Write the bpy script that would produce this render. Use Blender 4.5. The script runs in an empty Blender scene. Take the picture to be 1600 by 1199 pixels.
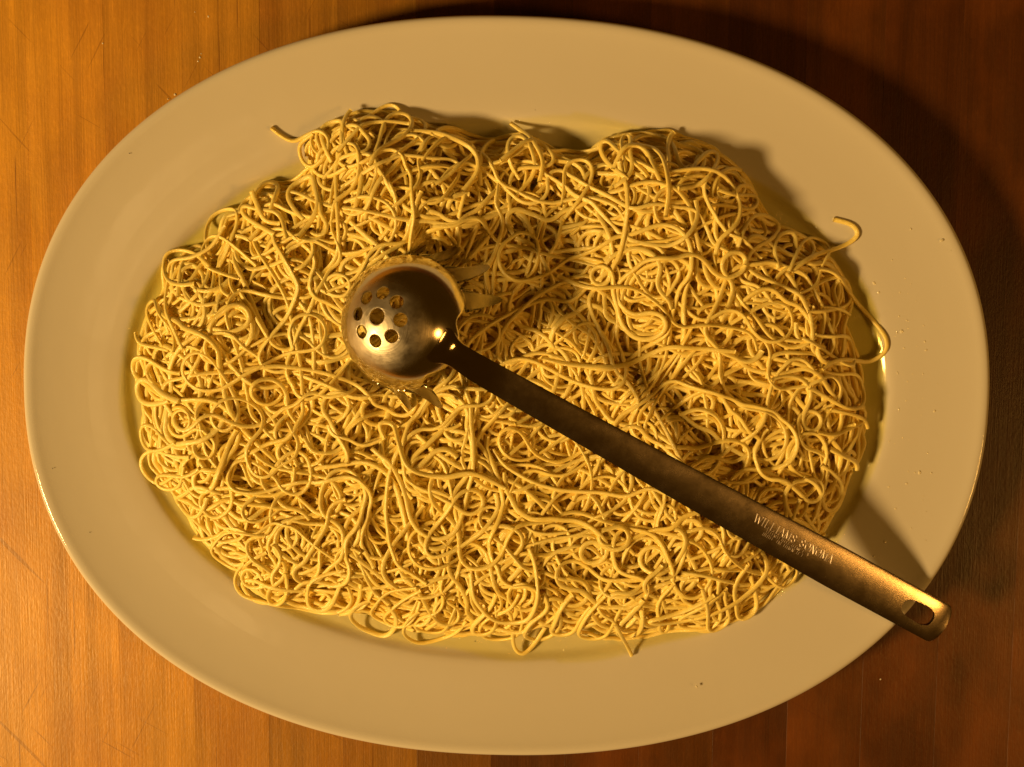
import bpy, bmesh, math, random
import numpy as np
from mathutils import Vector, Matrix

rnd = random.Random(11)
rng = np.random.default_rng(11)
SC = bpy.context.scene
COL = SC.collection
R = math.radians

# ------------------------------------------------------------------ camera
CAM_H = 0.545
TILT = R(5.0)
cam_d = bpy.data.cameras.new('camera')
cam_d.sensor_width = 36.0
cam_d.lens = 38.0
cam_d.clip_start = 0.01
cam_d.clip_end = 50
cam = bpy.data.objects.new('camera', cam_d)
COL.objects.link(cam)
cam.location = (0.0, CAM_H * math.tan(TILT), CAM_H)
cam.rotation_euler = (-TILT, 0, 0)
SC.camera = cam
SC.render.resolution_x, SC.render.resolution_y = 1024, 767

# ------------------------------------------------------------------ room light
world = bpy.data.worlds.new('World')
SC.world = world
world.use_nodes = True
bg = world.node_tree.nodes['Background']
bg.inputs[0].default_value = (1.0, 0.36, 0.01, 1)
bg.inputs[1].default_value = 0.038

def lamp(name, kind, loc, power, color, size, target=None):
    d = bpy.data.lights.new(name, kind)
    d.energy = power
    d.color = color
    if kind == 'AREA':
        d.shape = 'DISK'
        d.size = size
    else:
        d.shadow_soft_size = size
    o = bpy.data.objects.new(name, d)
    COL.objects.link(o)
    o.location = loc
    if target is not None:
        o.rotation_euler = (Vector(target) - Vector(loc)).to_track_quat('-Z', 'Y').to_euler()
    return o

# the one warm bulb, low on the left; and an added fill standing in for warm bounce from the right
lamp('table_lamp', 'POINT', (-1.58, -0.62, 1.10), 202.0, (1.0, 0.59, 0.188), 0.16)
lamp('bounce_fill', 'POINT', (1.36, -0.42, 1.08), 27.0, (1.0, 0.46, 0.08), 0.16)
lamp('ceiling_lamp', 'POINT', (-0.346, -0.225, 2.193), 0.07, (1.0, 0.62, 0.24), 0.035)
SC.cycles.diffuse_bounces = 8
SC.cycles.max_bounces = 12

SC.view_settings.view_transform = 'Standard'
SC.view_settings.look = 'None'
SC.view_settings.exposure = 0.0
SC.view_settings.gamma = 1.0

# ------------------------------------------------------------------ helpers
FPX = 1600 * 38.0 / 36.0
CX, CY = 799.5, 599.5
def at(px, py, z):
    """the point of the place at height z that the photograph shows at (px, py)"""
    dx, dy, dz = (px - CX) / FPX, -(py - CY) / FPX, -1.0
    c, s = math.cos(-TILT), math.sin(-TILT)
    wy, wz = dy * c - dz * s, dy * s + dz * c
    k = (z - CAM_H) / wz
    return Vector((dx * k, cam.location.y + wy * k, z))

def tag(o, label=None, cat=None, group=None, kind=None):
    if label: o['label'] = label
    if cat: o['category'] = cat
    if group: o['group'] = group
    if kind: o['kind'] = kind
    return o

def new_obj(name, me, parent=None, mat=None):
    o = bpy.data.objects.new(name, me)
    COL.objects.link(o)
    if parent is not None: o.parent = parent
    if mat is not None:
        me.materials.clear(); me.materials.append(mat)
    return o

def np_mesh(name, V, Q, smooth=True):
    """mesh from an (n,3) array and an (m,4) array of quads"""
    V = np.asarray(V, dtype=np.float32); Q = np.asarray(Q, dtype=np.int32)
    me = bpy.data.meshes.new(name)
    me.vertices.add(len(V)); me.vertices.foreach_set('co', V.ravel())
    me.loops.add(Q.size); me.loops.foreach_set('vertex_index', Q.ravel())
    me.polygons.add(len(Q))
    me.polygons.foreach_set('loop_start', np.arange(0, Q.size, 4, dtype=np.int32))
    me.polygons.foreach_set('use_smooth', np.full(len(Q), smooth, dtype=bool))
    me.update(calc_edges=True)
    me.validate()
    return me

def ss(e0, e1, x):
    t = np.clip((x - e0) / (e1 - e0), 0, 1)
    return t * t * (3 - 2 * t)

# ------------------------------------------------------------------ material helpers
class MT:
    def __init__(self, name):
        self.m = bpy.data.materials.new(name); self.m.use_nodes = True
        self.t = self.m.node_tree; self.n = self.t.nodes; self.l = self.t.links
        self.b = self.n['Principled BSDF']
    def node(self, typ, **kw):
        n = self.n.new(typ)
        for k, v in kw.items():
            if k in n.inputs: n.inputs[k].default_value = v
            else: setattr(n, k, v)
        return n
    def link(self, a, b): self.l.new(a, b)
    def coords(self, scale=(1, 1, 1), rot=(0, 0, 0), kind='Object', loc=None):
        tc = self.node('ShaderNodeTexCoord'); mp = self.node('ShaderNodeMapping')
        mp.inputs['Scale'].default_value = scale; mp.inputs['Rotation'].default_value = rot
        if loc is not None: self.link(loc, mp.inputs['Location'])
        self.link(tc.outputs[kind], mp.inputs[0]); return mp.outputs[0]
    def noise(self, vec, scale, detail=4, rough=0.55, dist=0.0):
        n = self.node('ShaderNodeTexNoise'); n.inputs['Scale'].default_value = scale
        n.inputs['Detail'].default_value = detail; n.inputs['Roughness'].default_value = rough
        n.inputs['Distortion'].default_value = dist
        self.link(vec, n.inputs['Vector']); return n.outputs['Fac']
    def ramp(self, fac, stops):
        r = self.node('ShaderNodeValToRGB'); e = r.color_ramp.elements
        while len(e) > 2: e.remove(e[-1])
        for i, (p, c) in enumerate(stops):
            if i < 2: el = e[i]; el.position = p
            else: el = e.new(p)
            el.color = (c, c, c, 1) if isinstance(c, (int, float)) else (*c, 1)
        self.link(fac, r.inputs[0]); return r.outputs[0]
    def mix(self, fac, a, b, mode='MIX'):
        m = self.node('ShaderNodeMix'); m.data_type = 'RGBA'; m.blend_type = mode
        for s, v in ((0, fac), (6, a), (7, b)):
            if isinstance(v, (int, float)): m.inputs[s].default_value = v
            elif isinstance(v, tuple): m.inputs[s].default_value = (*v, 1)
            else: self.link(v, m.inputs[s])
        return m.outputs[2]
    def bump(self, h, strength, dist, prev=None):
        b = self.node('ShaderNodeBump'); b.inputs['Strength'].default_value = strength
        b.inputs['Distance'].default_value = dist
        self.link(h, b.inputs['Height'])
        if prev is not None: self.link(prev, b.inputs['Normal'])
        return b.outputs[0]

# --- porcelain
M = MT('porcelain'); v = M.coords()
M.b.inputs['Base Color'].default_value = (0.80, 0.775, 0.71, 1)
M.b.inputs['Roughness'].default_value = 0.16
M.b.inputs['IOR'].default_value = 1.5
M.link(M.ramp(M.noise(v, 26, 5, 0.6), [(0.35, 0.06), (0.75, 0.12)]), M.b.inputs['Roughness'])
M.link(M.mix(M.ramp(M.noise(v, 14, 4), [(0.4, 0.0), (0.8, 0.35)]), (0.665, 0.645, 0.59), (0.64, 0.61, 0.53)), M.b.inputs['Base Color'])
M.link(M.bump(M.noise(v, 18, 3), 0.12, 0.002), M.b.inputs['Normal'])
PORC = M.m

# --- wood, one material; each stave reads its tone (light falloff painted in) and offset from object properties
M = MT('butcher_block_wood')
at_t = M.node('ShaderNodeAttribute', attribute_type='OBJECT', attribute_name='tone')
at_s = M.node('ShaderNodeAttribute', attribute_type='OBJECT', attribute_name='shift')
cmb = M.node('ShaderNodeCombineXYZ'); M.link(at_s.outputs['Fac'], cmb.inputs[0]); M.link(at_s.outputs['Fac'], cmb.inputs[1])
g1 = M.coords((1, 0.035, 1), loc=cmb.outputs[0])
g2 = M.coords((1, 0.012, 1), loc=cmb.outputs[0])
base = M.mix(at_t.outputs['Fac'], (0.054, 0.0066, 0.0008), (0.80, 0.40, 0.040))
fine = M.ramp(M.noise(g2, 1500, 4, 0.7), [(0.35, 0.80), (0.62, 1.0)])
broad = M.ramp(M.noise(g1, 120, 5, 0.6, 0.6), [(0.3, 0.72), (0.7, 1.08)])
c = M.mix(1.0, base, fine, 'MULTIPLY')
c = M.mix(1.0, c, broad, 'MULTIPLY')
blot = M.noise(M.coords((1, 0.6, 1), loc=cmb.outputs[0]), 16, 4, 0.6)
c = M.mix(M.ramp(blot, [(0.45, 0.0), (0.75, 0.45)]), c, (0.30, 0.085, 0.012))
# long dark pores
pore = M.ramp(M.noise(M.coords((1, 0.02, 1), loc=cmb.outputs[0]), 520, 3, 0.5), [(0.66, 0.0), (0.74, 0.65)])
c = M.mix(pore, c, (0.10, 0.026, 0.004))
# ray flecks
fl = M.ramp(M.noise(M.coords((1, 0.30, 1), loc=cmb.outputs[0]), 900, 2, 0.5), [(0.5, 0.0), (0.8, 0.35)])
c = M.mix(1.0, c, M.mix(fl, (1, 1, 1), (1.5, 1.5, 1.4)), 'MULTIPLY')
# knife cuts running askew
cut = None
for ang, sc, seed in ((0.75, 1.0, 1.3), (-0.5, 1.3, 4.1), (1.05, 1.1, 7.7)):
    w = M.coords((1, 0.018, 1), (0, 0, ang), 'Generated')
    tc = M.node('ShaderNodeTexCoord'); mp = M.node('ShaderNodeMapping')
    mp.vector_type = 'TEXTURE'; mp.inputs['Rotation'].default_value = (0, 0, ang)
    geo = M.node('ShaderNodeNewGeometry')
    M.link(geo.outputs['Position'], mp.inputs[0])
    mp2 = M.node('ShaderNodeMapping'); mp2.inputs['Scale'].default_value = (1, 0.03, 1); mp2.inputs['Location'].default_value = (seed, seed, 0)
    M.link(mp.outputs[0], mp2.inputs[0])
    k = M.ramp(M.noise(mp2.outputs[0], 420 * sc, 2, 0.4), [(0.705, 0.0), (0.735, 1.0)])
    cut = k if cut is None else M.mix(1.0, cut, k, 'ADD')
cm = M.mix(0.32, (0, 0, 0), cut, 'MIX')
c = M.mix(cm, c, (0.09, 0.022, 0.004))
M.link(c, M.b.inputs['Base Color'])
M.link(M.ramp(M.noise(M.coords((1, 0.3, 1)), 60, 5, 0.6), [(0.3, 0.36), (0.7, 0.48)]), M.b.inputs['Roughness'])
b1 = M.bump(M.noise(g2, 1500, 4, 0.7), 0.35, 0.0004)
b2 = M.bump(cut, -0.5, 0.0004, b1)
b3 = M.bump(M.noise(M.coords((1, 0.5, 1)), 700, 3), 0.25, 0.0005, b2)
M.link(b3, M.b.inputs['Normal'])
WOOD = M.m

# --- noodle
M = MT('egg_noodle')
inf = M.node('ShaderNodeObjectInfo')
v = M.coords(kind='Object')
c = M.mix(M.ramp(M.noise(v, 60, 3), [(0.35, 0.0), (0.7, 1.0)]), (0.99, 0.83, 0.25), (0.985, 0.77, 0.17))
c = M.mix(inf.outputs['Random'], c, M.mix(0.5, c, (0.99, 0.86, 0.32)))
M.link(c, M.b.inputs['Base Color'])
M.b.inputs['Subsurface Weight'].default_value = 0.0
M.b.inputs['Subsurface Radius'].default_value = (1.0, 0.62, 0.25)
M.b.inputs['Subsurface Scale'].default_value = 0.0024
M.b.inputs['IOR'].default_value = 1.45
M.link(M.ramp(M.noise(v, 700, 3), [(0.35, 0.28), (0.65, 0.5)]), M.b.inputs['Roughness'])
M.b.inputs['Coat Weight'].default_value = 1.0; M.b.inputs['Coat Roughness'].default_value = 0.15; M.b.inputs['Coat IOR'].default_value = 1.5
M.link(M.bump(M.noise(v, 1100, 3, 0.7), 1.0, 0.0005), M.b.inputs['Coat Normal'])
M.link(M.bump(M.noise(v, 900, 4, 0.6), 0.5, 0.0004), M.b.inputs['Normal'])
tl = M.node('ShaderNodeBsdfTranslucent'); M.link(M.mix(0.5, c, (0.98, 0.62, 0.10)), tl.inputs[0])
mx = M.node('ShaderNodeMixShader'); mx.inputs[0].default_value = 0.0
M.link(M.b.outputs[0], mx.inputs[1]); M.link(tl.outputs[0], mx.inputs[2]); M.link(mx.outputs[0], M.n['Material Output'].inputs[0])
NOOD = M.m

# --- stainless steel
def steel(name, r0, r1, col=(0.60, 0.55, 0.47), scratch=0.3, along=None, disc=None, neck=None, brush=None):
    M = MT(name); v = M.coords()
    M.b.inputs['Metallic'].default_value = 1.0
    sm = M.ramp(M.noise(v, 90, 6, 0.65, 0.8), [(0.42, 0.0), (0.7, 1.0)])
    M.link(M.mix(sm, col, tuple(x * 0.88 for x in col)), M.b.inputs['Base Color'])
    ro = M.ramp(M.noise(v, 120, 6, 0.7), [(0.3, r0), (0.72, r1)])
    h = M.noise(M.coords(along or (1, 1, 1)), 2600, 3, 0.7)
    if brush is not None:                # fine brushing along the handle
        geo = M.node('ShaderNodeNewGeometry'); mp = M.node('ShaderNodeMapping'); mp.vector_type = 'TEXTURE'
        mp.inputs['Rotation'].default_value = (0, 0, brush); mp.inputs['Scale'].default_value = (25, 1, 1)
        M.link(geo.outputs['Position'], mp.inputs[0]); h = M.noise(mp.outputs[0], 2400, 4, 0.7)
    if disc is not None:                 # a brushed patch round the pole, polished steel elsewhere
        geo = M.node('ShaderNodeNewGeometry'); d = M.node('ShaderNodeVectorMath', operation='DISTANCE')
        M.link(geo.outputs['Position'], d.inputs[0]); d.inputs[1].default_value = disc
        k = M.ramp(d.outputs['Value'], [(0.0185, 1.0), (0.0225, 0.0)])
        ro = M.mix(k, (0.15, 0.15, 0.15), ro)
        # fine circular brushing
        sx = M.node('ShaderNodeSeparateXYZ'); M.link(geo.outputs['Position'], sx.inputs[0])
        def mul(a, f):
            m_ = M.node('ShaderNodeMath', operation='MULTIPLY'); M.link(a, m_.inputs[0]); m_.inputs[1].default_value = f; return m_.outputs[0]
        w = M.node('ShaderNodeCombineXYZ')
        M.link(mul(d.outputs['Value'], 2.2), w.inputs[0]); M.link(mul(sx.outputs[0], 0.06), w.inputs[1]); M.link(mul(sx.outputs[1], 0.06), w.inputs[2])
        sw = M.node('ShaderNodeTexNoise'); sw.inputs['Scale'].default_value = 900; sw.inputs['Detail'].default_value = 4; sw.inputs['Distortion'].default_value = 0.4
        M.link(w.outputs[0], sw.inputs['Vector'])
        h = M.mix(0.85, h, sw.outputs['Fac'])
        h = M.mix(k, (0.5, 0.5, 0.5), h)
    if neck is not None:                 # polished where the handle joins the bowl
        geo = M.node('ShaderNodeNewGeometry'); d = M.node('ShaderNodeVectorMath', operation='DISTANCE')
        M.link(geo.outputs['Position'], d.inputs[0]); d.inputs[1].default_value = neck
        ro = M.mix(M.ramp(d.outputs['Value'], [(0.044, 0.0), (0.056, 1.0)]), (0.10, 0.10, 0.10), ro)
    M.link(ro, M.b.inputs['Roughness'])
    b = M.bump(h, scratch, 0.00012)
    b = M.bump(M.noise(v, 140, 2), 0.03, 0.0006, b)
    M.link(b, M.b.inputs['Normal'])
    return M.m
_bc = at(640, 505, 0.0505); _ax = Vector((-0.95, 0.31, 0)).normalized() * math.sin(R(23)); _ax.z = math.cos(R(23))
ST_BOWL = steel('brushed_steel_bowl', 0.30, 0.55, (0.66, 0.61, 0.51), 0.7, (1, 0.25, 1), tuple(_bc + Vector((-0.33, -0.02, 0.944)) * 0.0311))
ST_HAND = steel('worn_steel_handle', 0.21, 0.30, (0.47, 0.40, 0.33), 0.22, brush=R(-28.7), neck=tuple(_bc))
ST_PRONG = steel('polished_steel_prong', 0.20, 0.30, (0.36, 0.32, 0.25), 0.1)
ST_TEXT = steel('stamped_steel', 0.5, 0.6, (0.9, 0.8, 0.7), 0.05)

# --- oil
M = MT('oil')
n = M.n; M.n.remove(M.b)
tr = M.node('ShaderNodeBsdfTransparent'); th_ = M.node('ShaderNodeAttribute', attribute_name='thickness')
M.link(M.mix(th_.outputs['Fac'], (1, 1, 1), (0.99, 0.965, 0.50)), tr.inputs[0])
gl = M.node('ShaderNodeBsdfGlossy'); gl.inputs['Roughness'].default_value = 0.05
fr = M.node('ShaderNodeFresnel'); fr.inputs[0].default_value = 1.46
mx = M.node('ShaderNodeMixShader')
v = M.coords()
bp = M.bump(M.noise(v, 120, 5, 0.65, 1.2), 1.0, 0.0016)
M.link(bp, gl.inputs['Normal']); M.link(bp, fr.inputs['Normal'])
mg = M.node('ShaderNodeMath', operation='MULTIPLY'); M.link(th_.outputs['Fac'], mg.inputs[0]); mg.inputs[1].default_value = 0.05; M.link(mg.outputs[0], mx.inputs[0]); M.link(tr.outputs[0], mx.inputs[1]); M.link(gl.outputs[0], mx.inputs[2])
M.link(mx.outputs[0], M.n['Material Output'].inputs[0])
OIL = M.m

M = MT('oil_bead')
M.b.inputs['Base Color'].default_value = (0.80, 0.75, 0.58, 1)
M.b.inputs['Roughness'].default_value = 0.04
M.b.inputs['Coat Weight'].default_value = 1.0
M.b.inputs['Coat Roughness'].default_value = 0.02
BEAD = M.m
M = MT('black_pepper'); M.b.inputs['Base Color'].default_value = (0.03, 0.018, 0.01, 1); M.b.inputs['Roughness'].default_value = 0.8
M.link(M.bump(M.noise(M.coords(), 3000, 2), 0.5, 0.0003), M.b.inputs['Normal'])
PEP = M.m

# ------------------------------------------------------------------ table top of upright staves
table = bpy.data.objects.new('table_top', None); COL.objects.link(table)
tag(table, 'oiled butcher block table top of long wooden staves', kind='structure')
table.location = (0, 0, 0); table.rotation_euler.z = R(-0.35)
PITCH = 0.0385
x0 = at(33, 0, 0).x - PITCH * 7
stave_meshes = []
def stave_mesh(w):
    me = bpy.data.meshes.new('plank'); bm = bmesh.new()
    L = 0.95; hw = w / 2 - 0.00002; b = 0.00003; zt = 0.0; zb = -0.035
    prof = [(-hw, zb), (-hw, zt - b), (-hw + b * 1.4, zt), (hw - b * 1.4, zt), (hw, zt - b), (hw, zb)]
    rows = [[bm.verts.new((x, y, z)) for x, z in prof] for y in (-L / 2, 0, L / 2)]
    for a, c_ in zip(rows, rows[1:]):
        for i in range(len(prof)):
            j = (i + 1) % len(prof)
            bm.faces.new((a[i], a[j], c_[j], c_[i]))
    bm.faces.new(rows[0][::-1]); bm.faces.new(rows[-1])
    bm.normal_update(); bm.to_mesh(me); bm.free(); me.materials.append(WOOD); return me
sm_ = stave_mesh(PITCH)
tones = {}
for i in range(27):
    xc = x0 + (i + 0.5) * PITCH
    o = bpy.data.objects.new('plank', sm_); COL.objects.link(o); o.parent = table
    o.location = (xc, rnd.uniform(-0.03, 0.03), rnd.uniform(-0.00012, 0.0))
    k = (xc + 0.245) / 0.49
    tone = 1.0 - 1.9 * max(0.0, k - 0.03) if k < 0.475 else 0.06  # board colour, plus the lamp's falloff and shade to the right painted in
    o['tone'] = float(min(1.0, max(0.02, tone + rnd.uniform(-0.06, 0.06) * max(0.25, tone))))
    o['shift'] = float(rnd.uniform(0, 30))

# ------------------------------------------------------------------ platter
PC = Vector((-0.0026, -0.0043, 0)); PA, PB, PN, PTH = 0.2349, 0.1808, 2.19, -0.02255
RIM_Z, FLOOR_Z = 0.0240, 0.0120
# (distance in from the lip, height)
PROF_TOP = [(0.0000, 0.0208), (0.0003, 0.0221), (0.0010, 0.0232), (0.0021, 0.0239), (0.0034, 0.0240), (0.0050, 0.0237), (0.0075, 0.0229), (0.012, 0.0217),
            (0.020, 0.0199), (0.030, 0.0181), (0.038, 0.01685), (0.0415, 0.01625), (0.0440, 0.01575), (0.0460, 0.0151), (0.0474, 0.0142),
            (0.0488, 0.0131), (0.0502, 0.01235), (0.0520, 0.0120), (0.0560, 0.0118), (0.068, 0.0118)]
def super_pt(a, b, n, u):
    c_, s_ = math.cos(u), math.sin(u)
    return (a * math.copysign(abs(c_) ** (2 / n), c_), b * math.copysign(abs(s_) ** (2 / n), s_))
NU = 384
US = [2 * math.pi * i / NU for i in range(NU)]
def ring(d, z):
    n = PN - 0.15 * min(1, d / 0.06)
    # points at even polar angle to keep quads even
    out = []
    a, b = PA - d, PB - d
    for u in US:
        c_, s_ = math.cos(u), math.sin(u)
        r = (abs(c_ / a) ** n + abs(s_ / b) ** n) ** (-1 / n)
        x, y = r * c_, r * s_
        out.append((PC.x + x * math.cos(PTH) - y * math.sin(PTH), PC.y + x * math.sin(PTH) + y * math.cos(PTH), z))
    return out
def loft(name, prof, parent, cap=False, flip=False):
    V = []; Q = []
    for d, z in prof: V += ring(d, z)
    for k in range(len(prof) - 1):
        for i in range(NU):
            j = (i + 1) % NU
            q = (k * NU + i, k * NU + j, (k + 1) * NU + j, (k + 1) * NU + i)
            Q.append(q if not flip else q[::-1])
    me = np_mesh(name, V, Q)
    if cap:
        bm = bmesh.new(); bm.from_mesh(me); bm.verts.ensure_lookup_table()
        base_i = (len(prof) - 1) * NU
        vs = [bm.verts[base_i + i] for i in range(NU)]
        cen = bm.verts.new((PC.x, PC.y, prof[-1][1]))
        for i in range(NU):
            f = bm.faces.new((vs[i], vs[(i + 1) % NU], cen) if not flip else (vs[(i + 1) % NU], vs[i], cen)); f.smooth = True
        bm.to_mesh(me); bm.free()
    return new_obj(name, me, parent, PORC)
def fine_prof(p, k=3):
    # Catmull-Rom refinement
    P_ = [p[0]] + p + [p[-1]]; out = []
    for i in range(1, len(P_) - 2):
        for t in range(k):
            t_ = t / k; a, b, c_, d = P_[i - 1], P_[i], P_[i + 1], P_[i + 2]
            out.append(tuple(0.5 * (2 * b[m] + (c_[m] - a[m]) * t_ + (2 * a[m] - 5 * b[m] + 4 * c_[m] - d[m]) * t_ ** 2 + (-a[m] + 3 * b[m] - 3 * c_[m] + d[m]) * t_ ** 3) for m in (0, 1)))
    out.append(p[-1]); return out
platter = bpy.data.objects.new('platter', None); COL.objects.link(platter)
tag(platter, 'large white oval porcelain platter with a wide plain rim on the wooden table', 'platter')
FP = fine_prof(PROF_TOP)
cutk = next(i for i, p in enumerate(FP) if p[0] >= 0.030)
under = [(0.0000, 0.0208), (0.0004, 0.0200), (0.0022, 0.0189), (0.010, 0.0172), (0.030, 0.0134), (0.044, 0.0098), (0.052, 0.0060), (0.056, 0.0006), (0.0585, 0.0006), (0.060, 0.0050)]
loft('rim', FP[:cutk + 1], platter)
loft('well', FP[cutk:], platter, cap=True)
loft('underside', under, platter, cap=True, flip=True)
prof_d = np.array([p[0] for p in FP]); prof_z = np.array([p[1] for p in FP])
def plate_d(x, y):
    """roughly the distance in from the lip"""
    x = np.asarray(x) - PC.x; y = np.asarray(y) - PC.y
    u = x * math.cos(PTH) + y * math.sin(PTH); w = -x * math.sin(PTH) + y * math.cos(PTH)
    r = np.hypot(u, w) + 1e-9; c_, s_ = u / r, w / r
    d = np.zeros_like(r)
    for _ in range(4):
        n = PN - 0.15 * np.clip(d / 0.06, 0, 1)
        # solve r(d)=r along this ray by secant on a-d, b-d
        f = lambda dd: (np.abs(c_ / np.maximum(PA - dd, 1e-3)) ** n + np.abs(s_ / np.maximum(PB - dd, 1e-3)) ** n) ** (-1 / n) - r
        e = 1e-4; f0 = f(d); d = np.clip(d - f0 * e / (f(d + e) - f0 - 1e-12), -0.1, 0.17)
    return d
def plate_z(x, y):
    d = plate_d(x, y)
    return np.where(d < 0, 0.0, np.interp(d, prof_d, prof_z))

# ------------------------------------------------------------------ pasta server
BC = at(640, 505, 0.0505); BR = 0.0311
axis = Vector((-0.95, 0.31, 0)).normalized() * math.sin(R(23)); axis.z = math.cos(R(23)); axis.normalize()
hd = (at(1465, 975, 0.027) - at(735, 575, 0.066)); hdir = Vector((hd.x, hd.y, 0)).normalized()
ex = (hdir - axis * hdir.dot(axis)).normalized(); ey = axis.cross(ex)
server = bpy.data.objects.new('pasta_server', None); COL.objects.link(server)
tag(server, 'stainless steel pasta server with a long flat handle lying face down across the noodles', 'pasta server')

S_EDGE = 0.0455          # arc length from the pole to the root of the prongs
def cap_pt(psi, s, r=BR):
    ph = s / BR
    lim = R(86)
    if ph <= lim: rr, zz = r * math.sin(ph), r * math.cos(ph)
    else:
        ext = (ph - lim) * BR
        rr = r * math.sin(lim) + ext * 0.15 + ext * ext * 9.0; zz = r * math.cos(lim) - ext * 0.97
    return BC + ex * (rr * math.cos(psi)) + ey * (rr * math.sin(psi)) + axis * zz

def apply_mods(o):
    dg = bpy.context.evaluated_depsgraph_get(); dg.update()
    me = bpy.data.meshes.new_from_object(o.evaluated_get(dg))
    old = o.data; o.modifiers.clear(); o.data = me; me.name = old.name
    return o

def finish(me, ang=40):
    for p in me.polygons: p.use_smooth = True
    me.set_sharp_from_angle(angle=R(ang))

# bowl: polar grid, solidified, nine holes cut through
NP, NS = 144, 30
bm = bmesh.new()
pole = bm.verts.new(cap_pt(0, 0)); rows = []
def edge_s(psi):
    a = abs((psi + math.pi) % (2 * math.pi) - math.pi)      # 0 at the handle
    dip = math.exp(-((a - R(29)) / R(11)) ** 2) * 0.0085     # round notch each side of the neck
    return S_EDGE - dip - 0.003 * float(ss(R(30), R(14), a))
for k in range(1, NS + 1):
    rows.append([bm.verts.new(cap_pt(2 * math.pi * i / NP, edge_s(2 * math.pi * i / NP) * k / NS)) for i in range(NP)])
for i in range(NP): bm.faces.new((pole, rows[0][i], rows[0][(i + 1) % NP]))
for a, b in zip(rows, rows[1:]):
    for i in range(NP):
        j = (i + 1) % NP; bm.faces.new((a[i], b[i], b[j], a[j]))
me = bpy.data.meshes.new('bowl'); bm.to_mesh(me); bm.free()
bowl = new_obj('bowl', me, server, ST_BOWL)
so = bowl.modifiers.new('s', 'SOLIDIFY'); so.thickness = 0.0010; so.offset = -1
cb = bmesh.new()
def cyl(bm, c, d, r, h=0.012, n=32):
    q = d.to_track_quat('Z', 'Y').to_matrix().to_4x4()
    bmesh.ops.create_cone(bm, cap_ends=True, segments=n, radius1=r, radius2=r, depth=h, matrix=Matrix.Translation(c) @ q)
cyl(cb, cap_pt(0, 0), axis, 0.0037)
for k in range(8):
    psi = R(22.5 + 45 * k); p = cap_pt(psi, 0.0108)
    cyl(cb, p, (p - BC).normalized(), 0.0031)
cme = bpy.data.meshes.new('cut'); cb.to_mesh(cme); cb.free()
cut_o = bpy.data.objects.new('cut', cme); COL.objects.link(cut_o)
bo = bowl.modifiers.new('b', 'BOOLEAN'); bo.operation = 'DIFFERENCE'; bo.object = cut_o; bo.solver = 'EXACT'
bv = bowl.modifiers.new('v', 'BEVEL'); bv.width = 0.00022; bv.segments = 2; bv.limit_method = 'ANGLE'; bv.angle_limit = R(50)
apply_mods(bowl); finish(bowl.data); bpy.data.objects.remove(cut_o)
bowl.data.materials.clear(); bowl.data.materials.append(ST_BOWL)

# prongs: eleven, curving on down from the bowl's edge
for k in range(11):
    psi0 = R(49 + 262 * k / 10); hw = R(10.6)
    V = []; Q = []; nu, ns = 15, 12
    tip = 0.0270 if k not in (0, 10) else 0.0240
    for iu in range(nu):
        x = -1 + 2 * iu / (nu - 1)
        f = max(0.0, 1 - abs(x) ** 2.6) ** 0.85
        for js in range(ns):
            t = js / (ns - 1)
            xx = x * (1 - 0.30 * t * f)
            s = S_EDGE - 0.0012 + (0.0012 + tip * f) * t
            V.append(cap_pt(psi0 + hw * xx * (1 - 0.22 * t), s, BR - 0.00005))
    for iu in range(nu - 1):
        for js in range(ns - 1):
            a = iu * ns + js; Q.append((a, a + 1, a + ns + 1, a + ns))
    me = np_mesh('prong', [tuple(p) for p in V], Q)
    p = new_obj('prong', me, server, ST_PRONG)
    so = p.modifiers.new('s', 'SOLIDIFY'); so.thickness = 0.0009; so.offset = -1
    apply_mods(p)
    # make sure the solid faces outwards
    bm = bmesh.new(); bm.from_mesh(p.data); bmesh.ops.recalc_face_normals(bm, faces=bm.faces); bm.to_mesh(p.data); bm.free()
    finish(p.data)

# handle: a strap leaving the dome and running down to rest on the rim
def sph_at(px, py):
    o = cam.location; d = (at(px, py, 0.0) - o).normalized(); oc = o - BC
    b = oc.dot(d); c_ = oc.dot(oc) - (BR - 0.0001) ** 2; disc = b * b - c_
    return o + d * (-b - math.sqrt(max(disc, 0)))
p0 = sph_at(676, 531)
ctrl = [p0, sph_at(694, 543), at(714, 556, 0.0720), at(742, 574, 0.0692), at(800, 607, 0.0648), at(920, 674, 0.0572), at(1060, 752, 0.0486), at(1200, 829, 0.0415), at(1330, 900, 0.0345), at(1420, 949, 0.0296), at(1478, 981, 0.0254)]
def cr(P_, t):
    n = len(P_) - 1; i = min(int(t), n - 1); u = t - i
    a = P_[max(i - 1, 0)]; b = P_[i]; c_ = P_[i + 1]; d = P_[min(i + 2, n)]
    return 0.5 * ((2 * b) + (c_ - a) * u + (2 * a - 5 * b + 4 * c_ - d) * u * u + (-a + 3 * b - 3 * c_ + d) * u ** 3)
dense = [cr(ctrl, (len(ctrl) - 1) * i / 600) for i in range(601)]
acc = np.concatenate([[0], np.cumsum([(dense[i + 1] - dense[i]).length for i in range(600)])])
HL = acc[-1]
def hpos(s): 
    s = min(max(s, 0), HL); i = min(int(np.searchsorted(acc, s)), 600); i = max(i, 1)
    u = (s - acc[i - 1]) / (acc[i] - acc[i - 1]); return dense[i - 1].lerp(dense[i], u)
def hframe(s):
    t = (hpos(s + 0.003) - hpos(s - 0.003)).normalized()
    side = t.cross(Vector((0, 0, 1))).normalized(); nrm = side.cross(t).normalized()
    return hpos(s), t, side, nrm
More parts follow.
